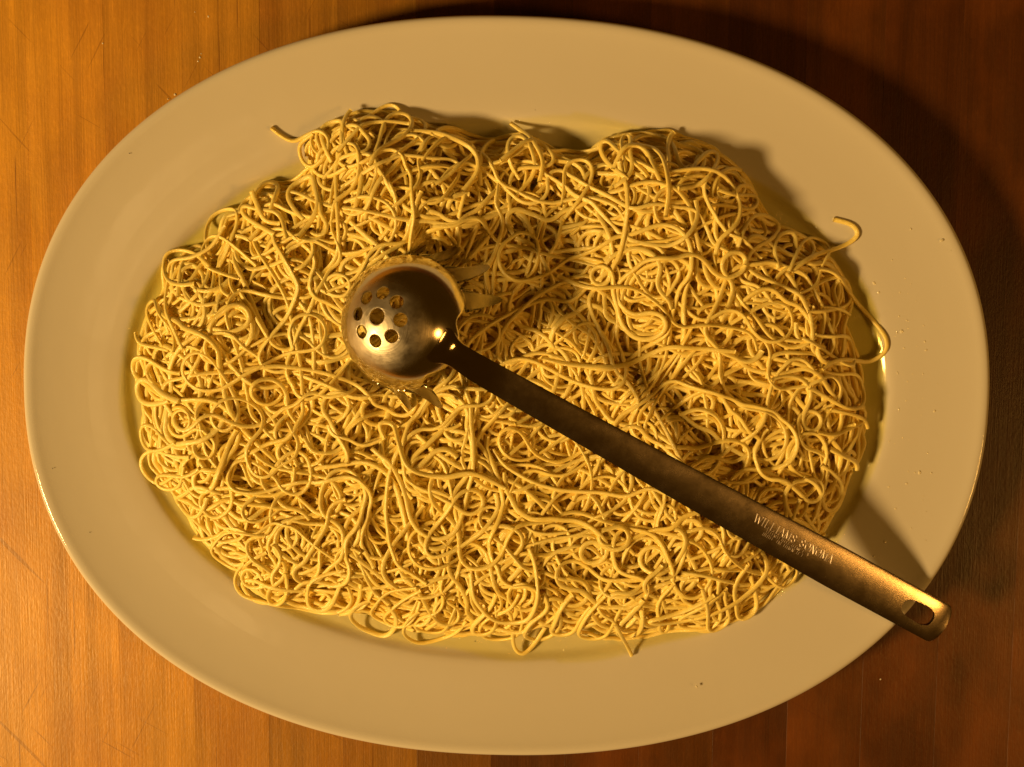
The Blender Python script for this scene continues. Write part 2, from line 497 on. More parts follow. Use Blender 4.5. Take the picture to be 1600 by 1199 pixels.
def hwid(s):
    if s < 0.024:
        q = min(1, max(0, 1 - s / 0.024)); return (0.0062 + 0.0062 * q ** 2.6) * math.sqrt(max(0.0, 1 - max(0.0, (0.009 - s) / 0.0092) ** 2))
    w = 0.0062 + (0.0105 - 0.0062) * min(1, (s - 0.024) / 0.20)
    e = HL - s; rc = 0.0055
    if e < rc: w = w - rc + rc * (1 - ((rc - e) / rc) ** 2.2) ** (1 / 2.2) if e > 0 else w - rc
    return max(w, 0.0005)
ss_list = list(np.linspace(0, 0.03, 34)) + list(np.linspace(0.034, HL - 0.009, 60)) + list(HL - 0.0055 * (1 - np.sin(np.linspace(0.05, 1, 12) * math.pi / 2)))
NT = 21; V = []; Q = []
for s in ss_list:
    p, t, side, nrm = hframe(s); w = hwid(s)
    crown = 0.0008 * float(ss(0.02, 0.06, s))
    # the end turns slightly down
    dn = -0.0012 * float(ss(HL - 0.010, HL, s))
    for k in range(NT):
        x = -1 + 2 * k / (NT - 1)
        q = p + side * (x * w) + nrm * (crown * (1 - x * x) - crown * 0.35 * abs(x) ** 6 + dn)
        bl = 1 - float(ss(0.001 + 0.010 * abs(x) ** 1.5, 0.020 + 0.006 * abs(x) ** 1.5, s))
        if bl > 0:
            d = (q - BC); sp = BC + d.normalized() * (BR + 0.00005 - 0.0006 * (1 - float(ss(0.0, 0.003, s))))
            q = q.lerp(sp, bl)
            d = q - BC
            if s > 0.003 and s < 0.030 and d.length < BR + 0.00010: q = BC + d.normalized() * (BR + 0.00010)
        V.append(tuple(q))
for i in range(len(ss_list) - 1):
    for k in range(NT - 1):
        a = i * NT + k; Q.append((a, a + 1, a + NT + 1, a + NT))
me = np_mesh('handle', V, Q)
handle = new_obj('handle', me, server, ST_HAND)
so = handle.modifiers.new('s', 'SOLIDIFY'); so.thickness = 0.0016; so.offset = -1
if me.polygons[len(me.polygons) // 2].normal.z < 0: me.flip_normals()
# hanging slot
ps, t, side, nrm = hframe(HL - 0.0185)
cb = bmesh.new(); top = []; n = 40; outl = []
for i in range(n):
    u = 2 * math.pi * i / n; c_, s_ = math.cos(u), math.sin(u)
    nx = 2.6 if c_ > 0 else 3.2
    x = 0.0094 * math.copysign(abs(c_) ** (2 / nx), c_); y = 0.0048 * math.copysign(abs(s_) ** (2 / nx), s_) * (1 + 0.12 * x / 0.0094)
    outl.append((x, y))
for h in (-0.006, 0.006): top.append([cb.verts.new(ps + t * x - side * y + nrm * h) for x, y in outl])
for i in range(n): cb.faces.new((top[0][i], top[0][(i + 1) % n], top[1][(i + 1) % n], top[1][i]))
cb.faces.new(top[0][::-1]); cb.faces.new(top[1])
bmesh.ops.recalc_face_normals(cb, faces=cb.faces)
cme = bpy.data.meshes.new('cut'); cb.to_mesh(cme); cb.free()
cut_o = bpy.data.objects.new('cut', cme); COL.objects.link(cut_o)
bv = handle.modifiers.new('v', 'BEVEL'); bv.width = 0.00035; bv.segments = 2; bv.limit_method = 'ANGLE'; bv.angle_limit = R(50)
bo = handle.modifiers.new('b', 'BOOLEAN'); bo.operation = 'DIFFERENCE'; bo.object = cut_o; bo.solver = 'EXACT'
apply_mods(handle); finish(handle.data, 35); bpy.data.objects.remove(cut_o)
handle.data.materials.clear(); handle.data.materials.append(ST_HAND)

# stamped lettering: each stroke a small raised ridge
def hsurf(s, x):
    """point on the handle's top: s along, x across in metres (positive towards the upper edge)"""
    p, t, side, nrm = hframe(s); w = hwid(s); u = -x / w
    return p + side * (-x) + nrm * (0.0008 * (1 - u * u)), t, -side, nrm
GL = {
 'W': [[(0, 1), (.25, 0), (.5, .8), (.75, 0), (1, 1)], [(-.08, 1), (.12, 1)], [(.88, 1), (1.08, 1)]],
 'I': [[(.5, 0), (.5, 1)], [(.3, 0), (.7, 0)], [(.3, 1), (.7, 1)]],
 'L': [[(.2, 1), (.2, 0), (.85, 0), (.88, .2)], [(.05, 1), (.4, 1)]],
 'A': [[(.05, 0), (.5, 1), (.95, 0)], [(.25, .36), (.75, .36)], [(-.05, 0), (.18, 0)], [(.8, 0), (1.05, 0)]],
 'M': [[(.1, 0), (.15, 1), (.5, .1), (.85, 1), (.9, 0)], [(0, 0), (.22, 0)], [(.78, 0), (1, 0)]],
 'S': [[(.85, .8), (.6, 1), (.3, .95), (.18, .75), (.35, .55), (.68, .45), (.84, .25), (.7, .04), (.4, 0), (.15, .2)]],
 '-': [[(.25, .45), (.75, .45)]],
 'O': [[(.5, 1), (.2, .88), (.07, .5), (.2, .12), (.5, 0), (.8, .12), (.93, .5), (.8, .88), (.5, 1)]],
 'N': [[(.12, 0), (.12, 1), (.85, 0), (.85, 1)], [(0, 0), (.26, 0)], [(.72, 1), (1, 1)], [(0, 1), (.14, 1)]],
}
WID = {'I': .5, '-': .5, 'M': 1.15, 'W': 1.25}
bm = bmesh.new()
def stroke(bm, a, b, s0, x0, rad, hgt):
    """a ridge from a to b, both (along, across) offsets in metres"""
    pa, t, up, nrm = hsurf(s0 + a[0], x0 + a[1]); pb, _, _, _ = hsurf(s0 + b[0], x0 + b[1])
    d = (pb - pa)
    if d.length < 1e-6: return
    d.normalize(); sd = d.cross(nrm).normalized()
    pa = pa - d * rad * 0.6; pb = pb + d * rad * 0.6
    lo = -nrm * 0.0001; hi = nrm * hgt
    vs = [bm.verts.new(p) for p in (pa + sd * rad + lo, pa - sd * rad + lo, pa + hi, pb + sd * rad + lo, pb - sd * rad + lo, pb + hi)]
    for f in ((0, 3, 5, 2), (1, 2, 5, 4), (0, 2, 1), (3, 4, 5)): bm.faces.new([vs[i] for i in f])
def s_of(px, py):
    best = min(range(601), key=lambda i: (dense[i] - at(px, py, dense[i].z)).length)
    return float(acc[best])
sA, sB = s_of(1180, 806), s_of(1302, 873)
word = 'WILLIAMS-SONOMA'; tot = sum(WID.get(ch, .95) + .12 for ch in word)
unit = (sB - sA) / tot; cur = sA; CAPH = 0.0038; XB = 0.0006
for ch in word:
    w = WID.get(ch, .95) * unit * 0.98
    for pl in GL[ch]:
        for a, b in zip(pl, pl[1:]):
            vert = abs(a[1] - b[1]) > 0.3
            stroke(bm, (a[0] * w, a[1] * CAPH), (b[0] * w, b[1] * CAPH), cur, XB, 0.00028 if vert else 0.00022, 0.00024)
    cur += (WID.get(ch, .95) + .12) * unit
bmesh.ops.recalc_face_normals(bm, faces=bm.faces)
me = bpy.data.meshes.new('stamped_lettering'); bm.to_mesh(me); bm.free()
tx = new_obj('stamped_lettering', me, server, ST_TEXT)
# two rows of tiny worn stamping under it, too worn to read
bm = bmesh.new(); r2 = random.Random(5)
for (pa, pb, xb, ch) in (((1203, 818), (1268, 855), -0.0014, 0.0013), ((1200, 817), (1262, 852), -0.0033, 0.0014)):
    s = s_of(*pa); e = s_of(*pb)
    while s < e:
        g = 0.0009
        k = r2.choice((0, 0, 1, 2))
        if r2.random() > 0.14:
            stroke(bm, (0, 0), (0, ch), s, xb, 0.00011, 0.00013)
            if k == 1: stroke(bm, (0, ch), (g * .6, ch), s, xb, 0.0001, 0.0001)
            if k == 2: stroke(bm, (0, ch), (g * .6, 0), s, xb, 0.0001, 0.0001)
        s += g * r2.uniform(0.8, 1.3)
bmesh.ops.recalc_face_normals(bm, faces=bm.faces)
me = bpy.data.meshes.new('worn_stamping'); bm.to_mesh(me); bm.free()
new_obj('worn_stamping', me, server, ST_TEXT)

# ------------------------------------------------------------------ noodles
GS = 0.0005
GX0, GX1, GY0, GY1 = -0.215, 0.215, -0.165, 0.165
gx = np.arange(GX0, GX1, GS); gy = np.arange(GY0, GY1, GS)
NX, NY = len(gx), len(gy)
XX, YY = np.meshgrid(gx, gy, indexing='ij')
PLZ = plate_z(XX, YY)
H = PLZ.copy()
ID = np.full(H.shape, -1, dtype=np.int32)
OUT = [(218, 590), (226, 500), (258, 470), (258, 412), (335, 398), (348, 340), (388, 330), (395, 298), (440, 303), (492, 275), (492, 205), (560, 188), (640, 192), (690, 208),
       (740, 238), (790, 228), (830, 220), (880, 262), (930, 250), (960, 218), (1010, 222), (1080, 228), (1130, 262), (1170, 300), (1180, 345), (1230, 368), (1280, 392),
       (1308, 430), (1325, 480), (1318, 540), (1328, 600), (1340, 660), (1335, 720), (1300, 790), (1285, 830), (1230, 888), (1190, 938), (1100, 980), (1040, 975), (980, 992),
       (870, 985), (780, 985), (700, 990), (640, 978), (580, 955), (500, 945), (400, 925), (372, 880), (332, 855), (292, 798), (240, 730), (228, 660)]
OW = np.array([at(x, y, 0.016)[:2] for x, y in OUT])
def poly_sdf(X, Y, Pg):
    x = X.ravel(); y = Y.ravel(); n = len(Pg)
    d2 = np.full(x.shape, 1e9); ins = np.zeros(x.shape, bool)
    for i in range(n):
        a = Pg[i]; b = Pg[(i + 1) % n]; e = b - a
        wx, wy = x - a[0], y - a[1]
        t = np.clip((wx * e[0] + wy * e[1]) / (e @ e), 0, 1)
        d2 = np.minimum(d2, (wx - t * e[0]) ** 2 + (wy - t * e[1]) ** 2)
        c_ = ((a[1] > y) != (b[1] > y)) & (x < (b[0] - a[0]) * (y - a[1]) / (b[1] - a[1] + 1e-15) + a[0])
        ins ^= c_
    return (np.sqrt(d2) * np.where(ins, 1, -1)).reshape(X.shape)
SD = poly_sdf(XX[::4, ::4], YY[::4, ::4], OW)
def up4(A):
    A = np.repeat(np.repeat(A, 4, 0), 4, 1)[:NX, :NY]
    for _ in range(2):
        A = (A + np.roll(A, 2, 0) + np.roll(A, -2, 0) + np.roll(A, 2, 1) + np.roll(A, -2, 1)) / 5
    return A
SD = up4(SD)
SD = SD - 0.0016 + 0.0022 * np.sin(XX * 260 + 1.3 * np.sin(YY * 190)) * np.sin(YY * 240 + 1.1 * np.sin(XX * 170)) + 0.0012 * np.sin(XX * 610 + YY * 330)
def bump_at(px, py, z, r, sx=1.0, sy=1.0):
    c_ = at(px, py, z); return np.exp(-(((XX - c_.x) / (r * sx)) ** 2 + ((YY - c_.y) / (r * sy)) ** 2))
top = 0.0300 - 0.0026 * ss(at(1120, 600, .03).x, at(1290, 600, .03).x, XX)
top += 0.009 * bump_at(600, 310, .04, .036) + 0.009 * bump_at(1030, 330, .04, .034)
top += 0.004 * bump_at(330, 560, .03, .03) - 0.007 * bump_at(810, 330, .03, .028) + 0.004 * bump_at(1180, 560, .03, .04)
top += 0.003 * bump_at(640, 800, .03, .045) + 0.003 * bump_at(1050, 850, .03, .03) - 0.005 * bump_at(930, 640, .03, .03)
top -= 0.004 * bump_at(500, 660, .03, .015) + 0.006 * bump_at(640, 640, .03, .018)
# sink under the bowl and stay below the handle
rb = np.hypot(XX - BC.x, YY - BC.y)
top = np.where(rb < 0.036, np.minimum(top, 0.033 + 0.02 * ss(0.030, 0.040, rb)), top)
ha, hb = hpos(0.02), hpos(HL)
hv = np.array([hb.x - ha.x, hb.y - ha.y]); hl2 = np.hypot(*hv)
tt = ((XX - ha.x) * hv[0] + (YY - ha.y) * hv[1]) / hl2 ** 2
dd = np.abs((XX - ha.x) * hv[1] - (YY - ha.y) * hv[0]) / hl2
hz = ha.z + (hb.z - ha.z) * tt
HCLR = np.where((dd < 0.0125) & (tt > -0.02) & (tt < 1.02), hz - 0.0030, 1.0)
ang_c = ((XX - BC.x) * hdir.x + (YY - BC.y) * hdir.y) / np.maximum(rb, 1e-6)
prong_cl = np.where((rb < 0.0425) & (ang_c > -0.45), BC.z - 0.0225 + 0.0122 * ang_c + 0.016 * ss(0.0385, 0.0425, rb), 1.0)
bowl_cl = np.where(rb < BR + 0.0005, BC.z - 0.004 + 0.7 * np.sqrt(np.maximum(0, (BR - 0.003) ** 2 - rb ** 2)), 1.0)
CEIL = np.minimum(np.minimum(HCLR, bowl_cl), prong_cl)
top = np.minimum(top, CEIL - 0.0045)
edge = np.clip(SD / 0.032, 0, 1)
TGT = FLOOR_Z + (top - FLOOR_Z) * (1 - (1 - edge) ** 2.1)
TGT = np.where(SD > 0, TGT, -0.02 + SD)
DEF_OUT = SD
# the packed inside of the heap: a lumpy mound a few millimetres under the surface strands
CORE_D = 0.0062
lump = 0.0009 * np.sin(XX * 900 + 2 * np.sin(YY * 400)) * np.sin(YY * 850 + 2 * np.sin(XX * 450))
CORE = np.where(SD > 0.010, np.minimum(TGT, CEIL - 0.003) - CORE_D - 0.02 * ss(0.026, 0.010, SD) + lump, -1.0)
CORE_M = CORE > PLZ + 0.0005
H = np.where(CORE_M, np.maximum(H, CORE - 0.0004), H)

def cell(x, y):
    i = int((x - GX0) / GS); j = int((y - GY0) / GS)
    return min(max(i, 0), NX - 1), min(max(j, 0), NY - 1)

DS = 0.0014
LOOSE = 0.0
def deficit(x, y):
    i, j = cell(x, y); sd = SD[i, j]
    if sd > 0: return TGT[i, j] - H[i, j]
    return 0.0 if sd > -LOOSE else -0.03 + sd

def gen_path(x, y, L, mood):
    global LOOSE
    LOOSE = 0.0 if rnd.random() < 0.6 else rnd.uniform(0.002, 0.007)
    n = int(L / DS); P_ = np.empty((n, 2)); th = rnd.uniform(0, 2 * math.pi); kap = rnd.gauss(0, 60); left = 0; turn = 0
    base_k = 0.0
    for i in range(n):
        P_[i] = (x, y)
        if left <= 0:
            r = rnd.random()
            if r < 0.36: base_k = rnd.choice((-1, 1)) * rnd.uniform(60, 190); left = rnd.uniform(0.010, 0.038)      # curl
            elif r < 0.66: base_k = rnd.gauss(0, 60); left = rnd.uniform(0.015, 0.04)
            elif r < 0.76: base_k = rnd.choice((-1, 1)) * rnd.uniform(190, 300); left = rnd.uniform(0.005, 0.012)     # hairpin
            else: base_k = rnd.gauss(0, 12); left = rnd.uniform(0.02, 0.05)
            base_k *= mood
        left -= DS
        kap += (base_k - kap) * 0.22 + rnd.gauss(0, 7)
        kk = kap
        la = 0.010
        dl = deficit(x + la * math.cos(th + 0.7), y + la * math.sin(th + 0.7)); dr = deficit(x + la * math.cos(th - 0.7), y + la * math.sin(th - 0.7))
        df = deficit(x + la * math.cos(th), y + la * math.sin(th))
        st = max(-1, min(1, (dl - dr) / 0.006))
        if df < -0.004: kk = kk * 0.3 + (1 if (turn or st) >= 0 else -1) * min(230, 120 + 12000 * (-df - 0.004)); turn = turn or (1 if st >= 0 else -1)
        else: kk += st * 10; turn = 0
        th += kk * DS; x += math.cos(th) * DS; y += math.sin(th) * DS
    return P_

def smooth1(a, sig):
    k = int(3 * sig) + 1; w = np.exp(-0.5 * (np.arange(-k, k + 1) / sig) ** 2); w /= w.sum()
    return np.convolve(np.pad(a, k, 'edge'), w, 'valid')

class N_: pass
noods = []
def make_noodle(P_, hw=None, special=False, z=None, label=None):
    o = N_(); o.P = P_; o.n = len(P_); o.hw = hw or rnd.choice((rnd.uniform(0.00082, 0.00105), rnd.uniform(0.00095, 0.00125))); o.ht = o.hw * rnd.uniform(0.55, 0.8)
    o.z = np.full(o.n, np.nan); o.special = special; o.label = label; o.id = len(noods); noods.append(o)
    k = int(math.ceil(o.hw / GS)); a = np.arange(-k, k + 1); A, B = np.meshgrid(a, a); m = A * A + B * B <= (o.hw / GS) ** 2 * 1.0 + 0.3
    o.oi = A[m]; o.oj = B[m]; rr = np.sqrt((A[m] ** 2 + B[m] ** 2)) * GS / o.hw; o.dz = o.ht * np.sqrt(np.clip(1 - (rr * 0.75) ** 2, 0, 1)) * 0.72
    return o
SAG = 30.0 * DS * DS
def deposit(o, a, b, lift=0.0):
    P_ = o.P[a:b]; I = ((P_[:, 0] - GX0) / GS).astype(int)[:, None] + o.oi; J = ((P_[:, 1] - GY0) / GS).astype(int)[:, None] + o.oj
    I = np.clip(I, 0, NX - 1); J = np.clip(J, 0, NY - 1)
    h = H[I, J]
    z0 = h.max(1) * 0.35 + 0.65 * h.mean(1) + o.ht * 0.75
    m = b - a
    if a > 0 and not np.isnan(o.z[a - 1]):
        k = min(3, m); z0[:k] = np.minimum(z0[:k], o.z[a - 1])
    if b < o.n and not np.isnan(o.z[b]):
        k = min(3, m); z0[-k:] = np.minimum(z0[-k:], o.z[b])
    z = z0.copy()
    if lift > 0 and m > 8:
        t = np.linspace(0, 1, m); z = z0 + lift * np.sin(np.pi * t) ** 2
        z0 = z0 + 0.5 * lift * np.sin(np.pi * t) ** 2
    for _ in range(36):
        zs = np.empty_like(z); zs[1:-1] = 0.5 * (z[:-2] + z[2:]); zs[0] = z[0] if m < 2 else z[1]; zs[-1] = z[-2] if m > 1 else z[-1]
        z = np.maximum(z0, zs - SAG)
    if not o.special or True:
        ii, jj = ((P_[:, 0] - GX0) / GS).astype(int).clip(0, NX - 1), ((P_[:, 1] - GY0) / GS).astype(int).clip(0, NY - 1)
        z = np.minimum(z, CEIL[ii, jj])
    o.z[a:b] = z
    zt = z[:, None] + o.dz[None, :]
    fi = (I * NY + J).ravel(); zt = zt.ravel()
    order = np.argsort(zt); Hr = H.reshape(-1); Ir = ID.reshape(-1)
    fi = fi[order]; zt = zt[order]
    better = zt > Hr[fi]
    fi = fi[better]; zt = zt[better]
    Hr[fi] = zt; Ir[fi] = o.id

def run_batch(batch, lo=0.035, hi=0.08):
    chunks = []
    for o in batch:
        a = 0
        while a < o.n:
            b = min(o.n, a + int(rnd.uniform(lo, hi) / DS))
            if o.n - b < 6: b = o.n
            chunks.append((o, a, b)); a = b
    rnd.shuffle(chunks)
    for o, a, b in chunks:
        deposit(o, a, b, rnd.uniform(0.001, 0.004) if rnd.random() < 0.16 else 0.0)
    for o in batch:
        o.z = smooth1(o.z, 1.9)
        o.z = np.maximum(o.z, plate_z(o.P[:, 0], o.P[:, 1]) + o.ht)

def pick_start():
    best = None
    global LOOSE
    LOOSE = 0.0
    for _ in range(12):
        x = rnd.uniform(-0.17, 0.16); y = rnd.uniform(-0.115, 0.13); d = deficit(x, y)
        if best is None or d > best[0]: best = (d, x, y)
    return best
MAXN = 1000
total = 0
while len(noods) < MAXN:
    batch = []; good = 0
    for _ in range(14):
        d, x, y = pick_start()
        if d > 0.002: good += 1
        batch.append(make_noodle(gen_path(x, y, rnd.uniform(0.20, 0.42), rnd.uniform(0.75, 1.25))))
    run_batch(batch)
    m = (SD > 0.004)
    frac = float((TGT[m] - H[m] > 0.002).mean())
    if frac < 0.06: break
print('noodles', len(noods), 'open', round(frac, 3))

# loops and stubs that stray over the edge of the heap
def stray(p, n, t, d, stub):
    j = lambda a: rnd.uniform(-a, a)
    w = rnd.uniform(0.004, 0.011)
    pts = [p - n * 0.020 - t * (w + j(.006)), p - n * 0.008 - t * (w + j(.003)), p + n * (d * 0.7) - t * w * 0.8, p + n * d + t * j(.002)]
    if not stub: pts += [p + n * (d * 0.7) + t * w * 0.9, p - n * 0.007 + t * (w * .6 + j(.003)), p - n * 0.016 + t * (j(.008)), p - n * 0.026 - t * (.006 + j(.008))]
    W = [Vector((q[0], q[1], 0)) for q in pts]
    dn = [cr(W, (len(W) - 1) * i / 120) for i in range(121)]
    ac = np.concatenate([[0], np.cumsum([(dn[i + 1] - dn[i]).length for i in range(120)])])
    m = max(8, int(ac[-1] / DS)); q = np.linspace(0, ac[-1], m)
    P_ = np.stack([np.interp(q, ac, [v.x for v in dn]), np.interp(q, ac, [v.y for v in dn])], 1)
    P_ = np.stack([smooth1(P_[:, 0], 3.5), smooth1(P_[:, 1], 3.5)], 1)
    return make_noodle(P_)
segl = np.hypot(*(np.roll(OW, -1, 0) - OW).T); cum = np.concatenate([[0], np.cumsum(segl)])
NST = 64
strays = []
for k in range(NST):
    u = (k + rnd.uniform(0.1, 0.9)) / NST * cum[-1]; i = min(int(np.searchsorted(cum, u)) - 1, len(OW) - 1); i = max(i, 0)
    a, b = OW[i], OW[(i + 1) % len(OW)]; p = a + (b - a) * ((u - cum[i]) / segl[i]); t = (b - a) / segl[i]; n = np.array([-t[1], t[0]])
    gx_ = p + n * 0.006
    ii, jj = cell(*gx_)
    if SD[ii, jj] > 0: n = -n
    strays.append(stray(p, n, t, rnd.uniform(0.0005, 0.0065), rnd.random() < 0.25))
run_batch(strays)

# single strands that can be followed in the photograph, laid last
def traced(pts, z, label, hw=None, lift=0.0):
    W = [at(x, y, z).xy for x, y in pts]
    W = [Vector((p.x, p.y, 0)) for p in W]
    dn = [cr(W, (len(W) - 1) * i / 200) for i in range(201)]
    ac = np.concatenate([[0], np.cumsum([(dn[i + 1] - dn[i]).length for i in range(200)])])
    n = max(8, int(ac[-1] / DS)); ss_ = np.linspace(0, ac[-1], n)
    P_ = np.stack([np.interp(ss_, ac, [d.x for d in dn]), np.interp(ss_, ac, [d.y for d in dn])], 1)
    o = make_noodle(P_, hw, True, label=label); 
    half = n // 2
    deposit(o, 0, half, lift); deposit(o, half, n, lift)
    o.z = smooth1(o.z, 2.2); o.z = np.maximum(o.z, plate_z(P_[:, 0], P_[:, 1]) + o.ht)
TR = [
 ([(1268, 420), (1300, 428), (1335, 465), (1368, 502), (1386, 530), (1384, 552), (1360, 566), (1325, 562), (1295, 562), (1270, 575)], .018, 'noodle in a wide open loop reaching out over the right well of the platter'),
 ([(1225, 425), (1262, 402), (1300, 391), (1328, 380), (1342, 366), (1332, 351), (1303, 342)], .020, 'noodle curling back like a hook on the bare right rim of the platter'),
 ([(420, 197), (436, 210), (456, 219), (478, 210), (500, 205), (515, 220), (510, 245), (488, 262), (470, 250), (466, 225), (490, 208)], .022, 'noodle with a stub pointing up and left onto the upper left rim'),
 ([(352, 352), (330, 385), (298, 402), (262, 409), (257, 440), (260, 475), (275, 505), (300, 545)], .022, 'noodle forming the sharp upper left corner of the heap'),
 ([(395, 868), (376, 888), (371, 910), (385, 928), (425, 938), (465, 949), (505, 956), (540, 945), (556, 925), (550, 900)], .012, 'noodle in a long low bow at the lower left edge of the heap'),
 ([(585, 925), (560, 938), (551, 958), (566, 980), (600, 992), (618, 975), (622, 950), (610, 930)], .012, 'noodle in a small ring standing out at the bottom edge of the heap'),
 ([(660, 940), (640, 958), (633, 985), (652, 1003), (682, 1000), (712, 985), (730, 960)], .012, 'noodle in a half ring at the bottom edge right of the small ring'),
 ([(800, 970), (803, 1008), (816, 1021), (834, 1006), (852, 975)], .013, 'noodle bent into a narrow V hanging below the bottom edge'),
 ([(955, 960), (972, 992), (986, 1022)], .013, 'noodle end pointing straight down onto the lower rim'),
 ([(796, 184), (816, 200), (833, 218), (848, 250), (842, 285)], .030, 'noodle end pointing up and left from the middle of the top edge'),
 ([(520, 235), (545, 205), (562, 187), (600, 181), (634, 184)], .042, 'thin pointed noodle end topping the upper left mound'),
 ([(640, 200), (690, 206), (735, 228), (745, 262), (720, 300)], .038, 'noodle arching over the right shoulder of the upper left mound'),
 ([(1040, 270), (1100, 262), (1140, 275), (1160, 310), (1155, 345), (1125, 375), (1118, 400)], .040, 'noodle in a wide bow round the right side of the upper right mound'),
 ([(960, 262), (980, 225), (1010, 222), (1035, 235), (1045, 290), (1040, 340)], .042, 'noodle in a tall arch at the crest of the upper right mound'),
 ([(1110, 920), (1060, 950), (1010, 967), (1060, 972), (1120, 952), (1165, 925), (1195, 885), (1180, 850)], .022, 'long noodle sweeping under the handle at the lower right of the heap'),
 ([(390, 297), (400, 320), (415, 345), (440, 350)], .026, 'short noodle end poking up from the notch at the upper left'),
 ([(870, 430), (920, 450), (985, 450), (1030, 478), (1060, 510), (1110, 508), (1170, 520), (1185, 550)], .038, 'long noodle running level across the middle right of the heap'),
 ([(600, 690), (590, 665), (612, 665), (622, 690), (640, 730), (690, 745), (740, 740), (790, 765)], .036, 'noodle with a narrow loop just below the bowl of the server'),
 ([(735, 890), (742, 935), (775, 972), (820, 970), (838, 930), (835, 880), (825, 850)], .030, 'noodle in a deep U above the bottom edge of the heap'),
 ([(845, 560), (900, 572), (975, 572), (1040, 545), (1085, 545), (1150, 550)], .038, 'noodle in a long shallow wave right of the bowl of the server'),
]
for pts, z, lab in TR: traced(pts, z, lab, None, 0.0015 if z > 0.02 else 0.0)

# mesh building
# flat ribbon-like section with soft corners
SEC8 = np.array([(1, .42), (.62, .97), (-.62, .97), (-1, .42), (-1, -.42), (-.62, -.97), (.62, -.97), (1, -.42)])
def tube(o, step=1):
    P3 = np.column_stack([smooth1(o.P[:, 0], 0.8), smooth1(o.P[:, 1], 0.8), o.z])
    if step > 1:
        idx = np.unique(np.append(np.arange(0, o.n, step), o.n - 1)); P3 = P3[idx]
    n = len(P3); T = np.gradient(P3, axis=0); T /= np.linalg.norm(T, axis=1)[:, None] + 1e-12
    up = np.array([0, 0, 1.0]); S = np.cross(T, up); S /= np.linalg.norm(S, axis=1)[:, None] + 1e-9; U = np.cross(S, T)
    r = np.random.default_rng(o.id); tw = smooth1(np.cumsum(r.normal(0, 0.16, n)), 4); tw = 0.75 * np.sin(tw + r.uniform(0, 6))
    c_, s_ = np.cos(tw)[:, None], np.sin(tw)[:, None]; A = S * c_ + U * s_; B = -S * s_ + U * c_
    wv = 1 + 0.10 * smooth1(r.normal(0, 1, n), 5) * 2
    V = P3[:, None, :] + (A[:, None, :] * (SEC8[:, 0] * o.hw)[None, :, None] * wv[:, None, None]) + B[:, None, :] * (SEC8[:, 1] * o.ht)[None, :, None]
    V = V.reshape(-1, 3); a = np.arange(n - 1)[:, None] * 8; k = np.arange(8)[None, :]; k2 = (k + 1) % 8
    Q = np.stack([a + k, a + k2, a + 8 + k2, a + 8 + k], -1).reshape(-1, 4)
    e = (n - 1) * 8
    caps = [(0, 7, 6, 1), (1, 6, 5, 2), (2, 5, 4, 3)]
    Q = np.vstack([Q, np.array([c[::-1] for c in caps]), np.array([[e + i for i in c] for c in caps])])
    return V, Q
vis = np.bincount(ID[ID >= 0].ravel(), minlength=len(noods))
order = sorted(range(len(noods)), key=lambda i: -(vis[i] + (1e6 if noods[i].special else 0)))
single = set(order[:300])

def px_of(x, y, z):
    v = Vector((x, y, z)) - cam.location
    c, s = math.cos(TILT), math.sin(TILT)
    vy, vz = v.y * c - v.z * s, v.y * s + v.z * c
    return CX + FPX * v.x / -vz, CY - FPX * vy / -vz
LAND = [((640, 505), 'the bowl of the server'), ((742, 578), 'the neck of the server'), ((900, 665), 'the upper half of the handle'), ((1060, 755), 'the middle of the handle'),
        ((1240, 845), 'the stamped lettering'), ((590, 250), 'the crest of the upper left mound'), ((500, 205), 'the stub at the upper left'), ((400, 305), 'the upper left notch'),
        ((265, 420), 'the sharp upper left corner'), ((222, 560), 'the far left edge'), ((235, 700), 'the lower left bulge'), ((300, 800), 'the lower left flank'),
        ((430, 935), 'the low bow at the lower left'), ((590, 960), 'the small ring at the bottom edge'), ((815, 990), 'the narrow V at the bottom edge'), ((985, 985), 'the bottom right stub'),
        ((1120, 960), 'the lower right corner of the heap'), ((1000, 240), 'the crest of the upper right mound'), ((840, 260), 'the dip between the two mounds'), ((1150, 320), 'the right mound shoulder'),
        ((1300, 400), 'the hooked right rim noodle'), ((1340, 530), 'the wide right loop'), ((1310, 680), 'the far right edge'), ((430, 440), 'the upper left slope'),
        ((400, 600), 'the middle of the left side'), ((480, 760), 'the middle of the lower left'), ((700, 800), 'the lower middle'), ((870, 860), 'the lower right of centre'),
        ((900, 480), 'the centre right of the heap'), ((1090, 560), 'the middle of the right side'), ((700, 360), 'the foot of the left mound'), ((950, 380), 'the foot of the right mound')]
def centre_px(o):
    m = ID == o.id
    if not m.any(): x, y = o.P[o.n // 2]
    else: x, y = XX[m].mean(), YY[m].mean()
    return px_of(x, y, 0.035)
def where(o):
    px, py = centre_px(o)
    d, (q, nm) = min(((px - a) ** 2 + (py - b) ** 2, ((a, b), nm)) for (a, b), nm in LAND)
    dx, dy = px - q[0], py - q[1]
    if d < 24 ** 2: return 'at ' + nm
    ang = math.degrees(math.atan2(-dy, dx)) % 360
    rel = ['right of', 'above and right of', 'above', 'above and left of', 'left of', 'below and left of', 'below', 'below and right of'][int((ang + 22.5) // 45) % 8]
    return rel + ' ' + nm
def look(o):
    d = np.diff(o.P, axis=0); th = np.unwrap(np.arctan2(d[:, 1], d[:, 0])); k = np.abs(np.diff(th)).sum() / (o.n * DS)
    net = abs(th[-1] - th[0]); L = o.n * DS
    if net > 9: return 'noodle wound in rings'
    if k > 78: return 'tightly curled noodle'
    if k > 58: return ('short ' if L < 0.18 else '') + 'curly noodle'
    if k > 42: return ('short ' if L < 0.18 else '') + 'wavy noodle'
    return 'long bending noodle'
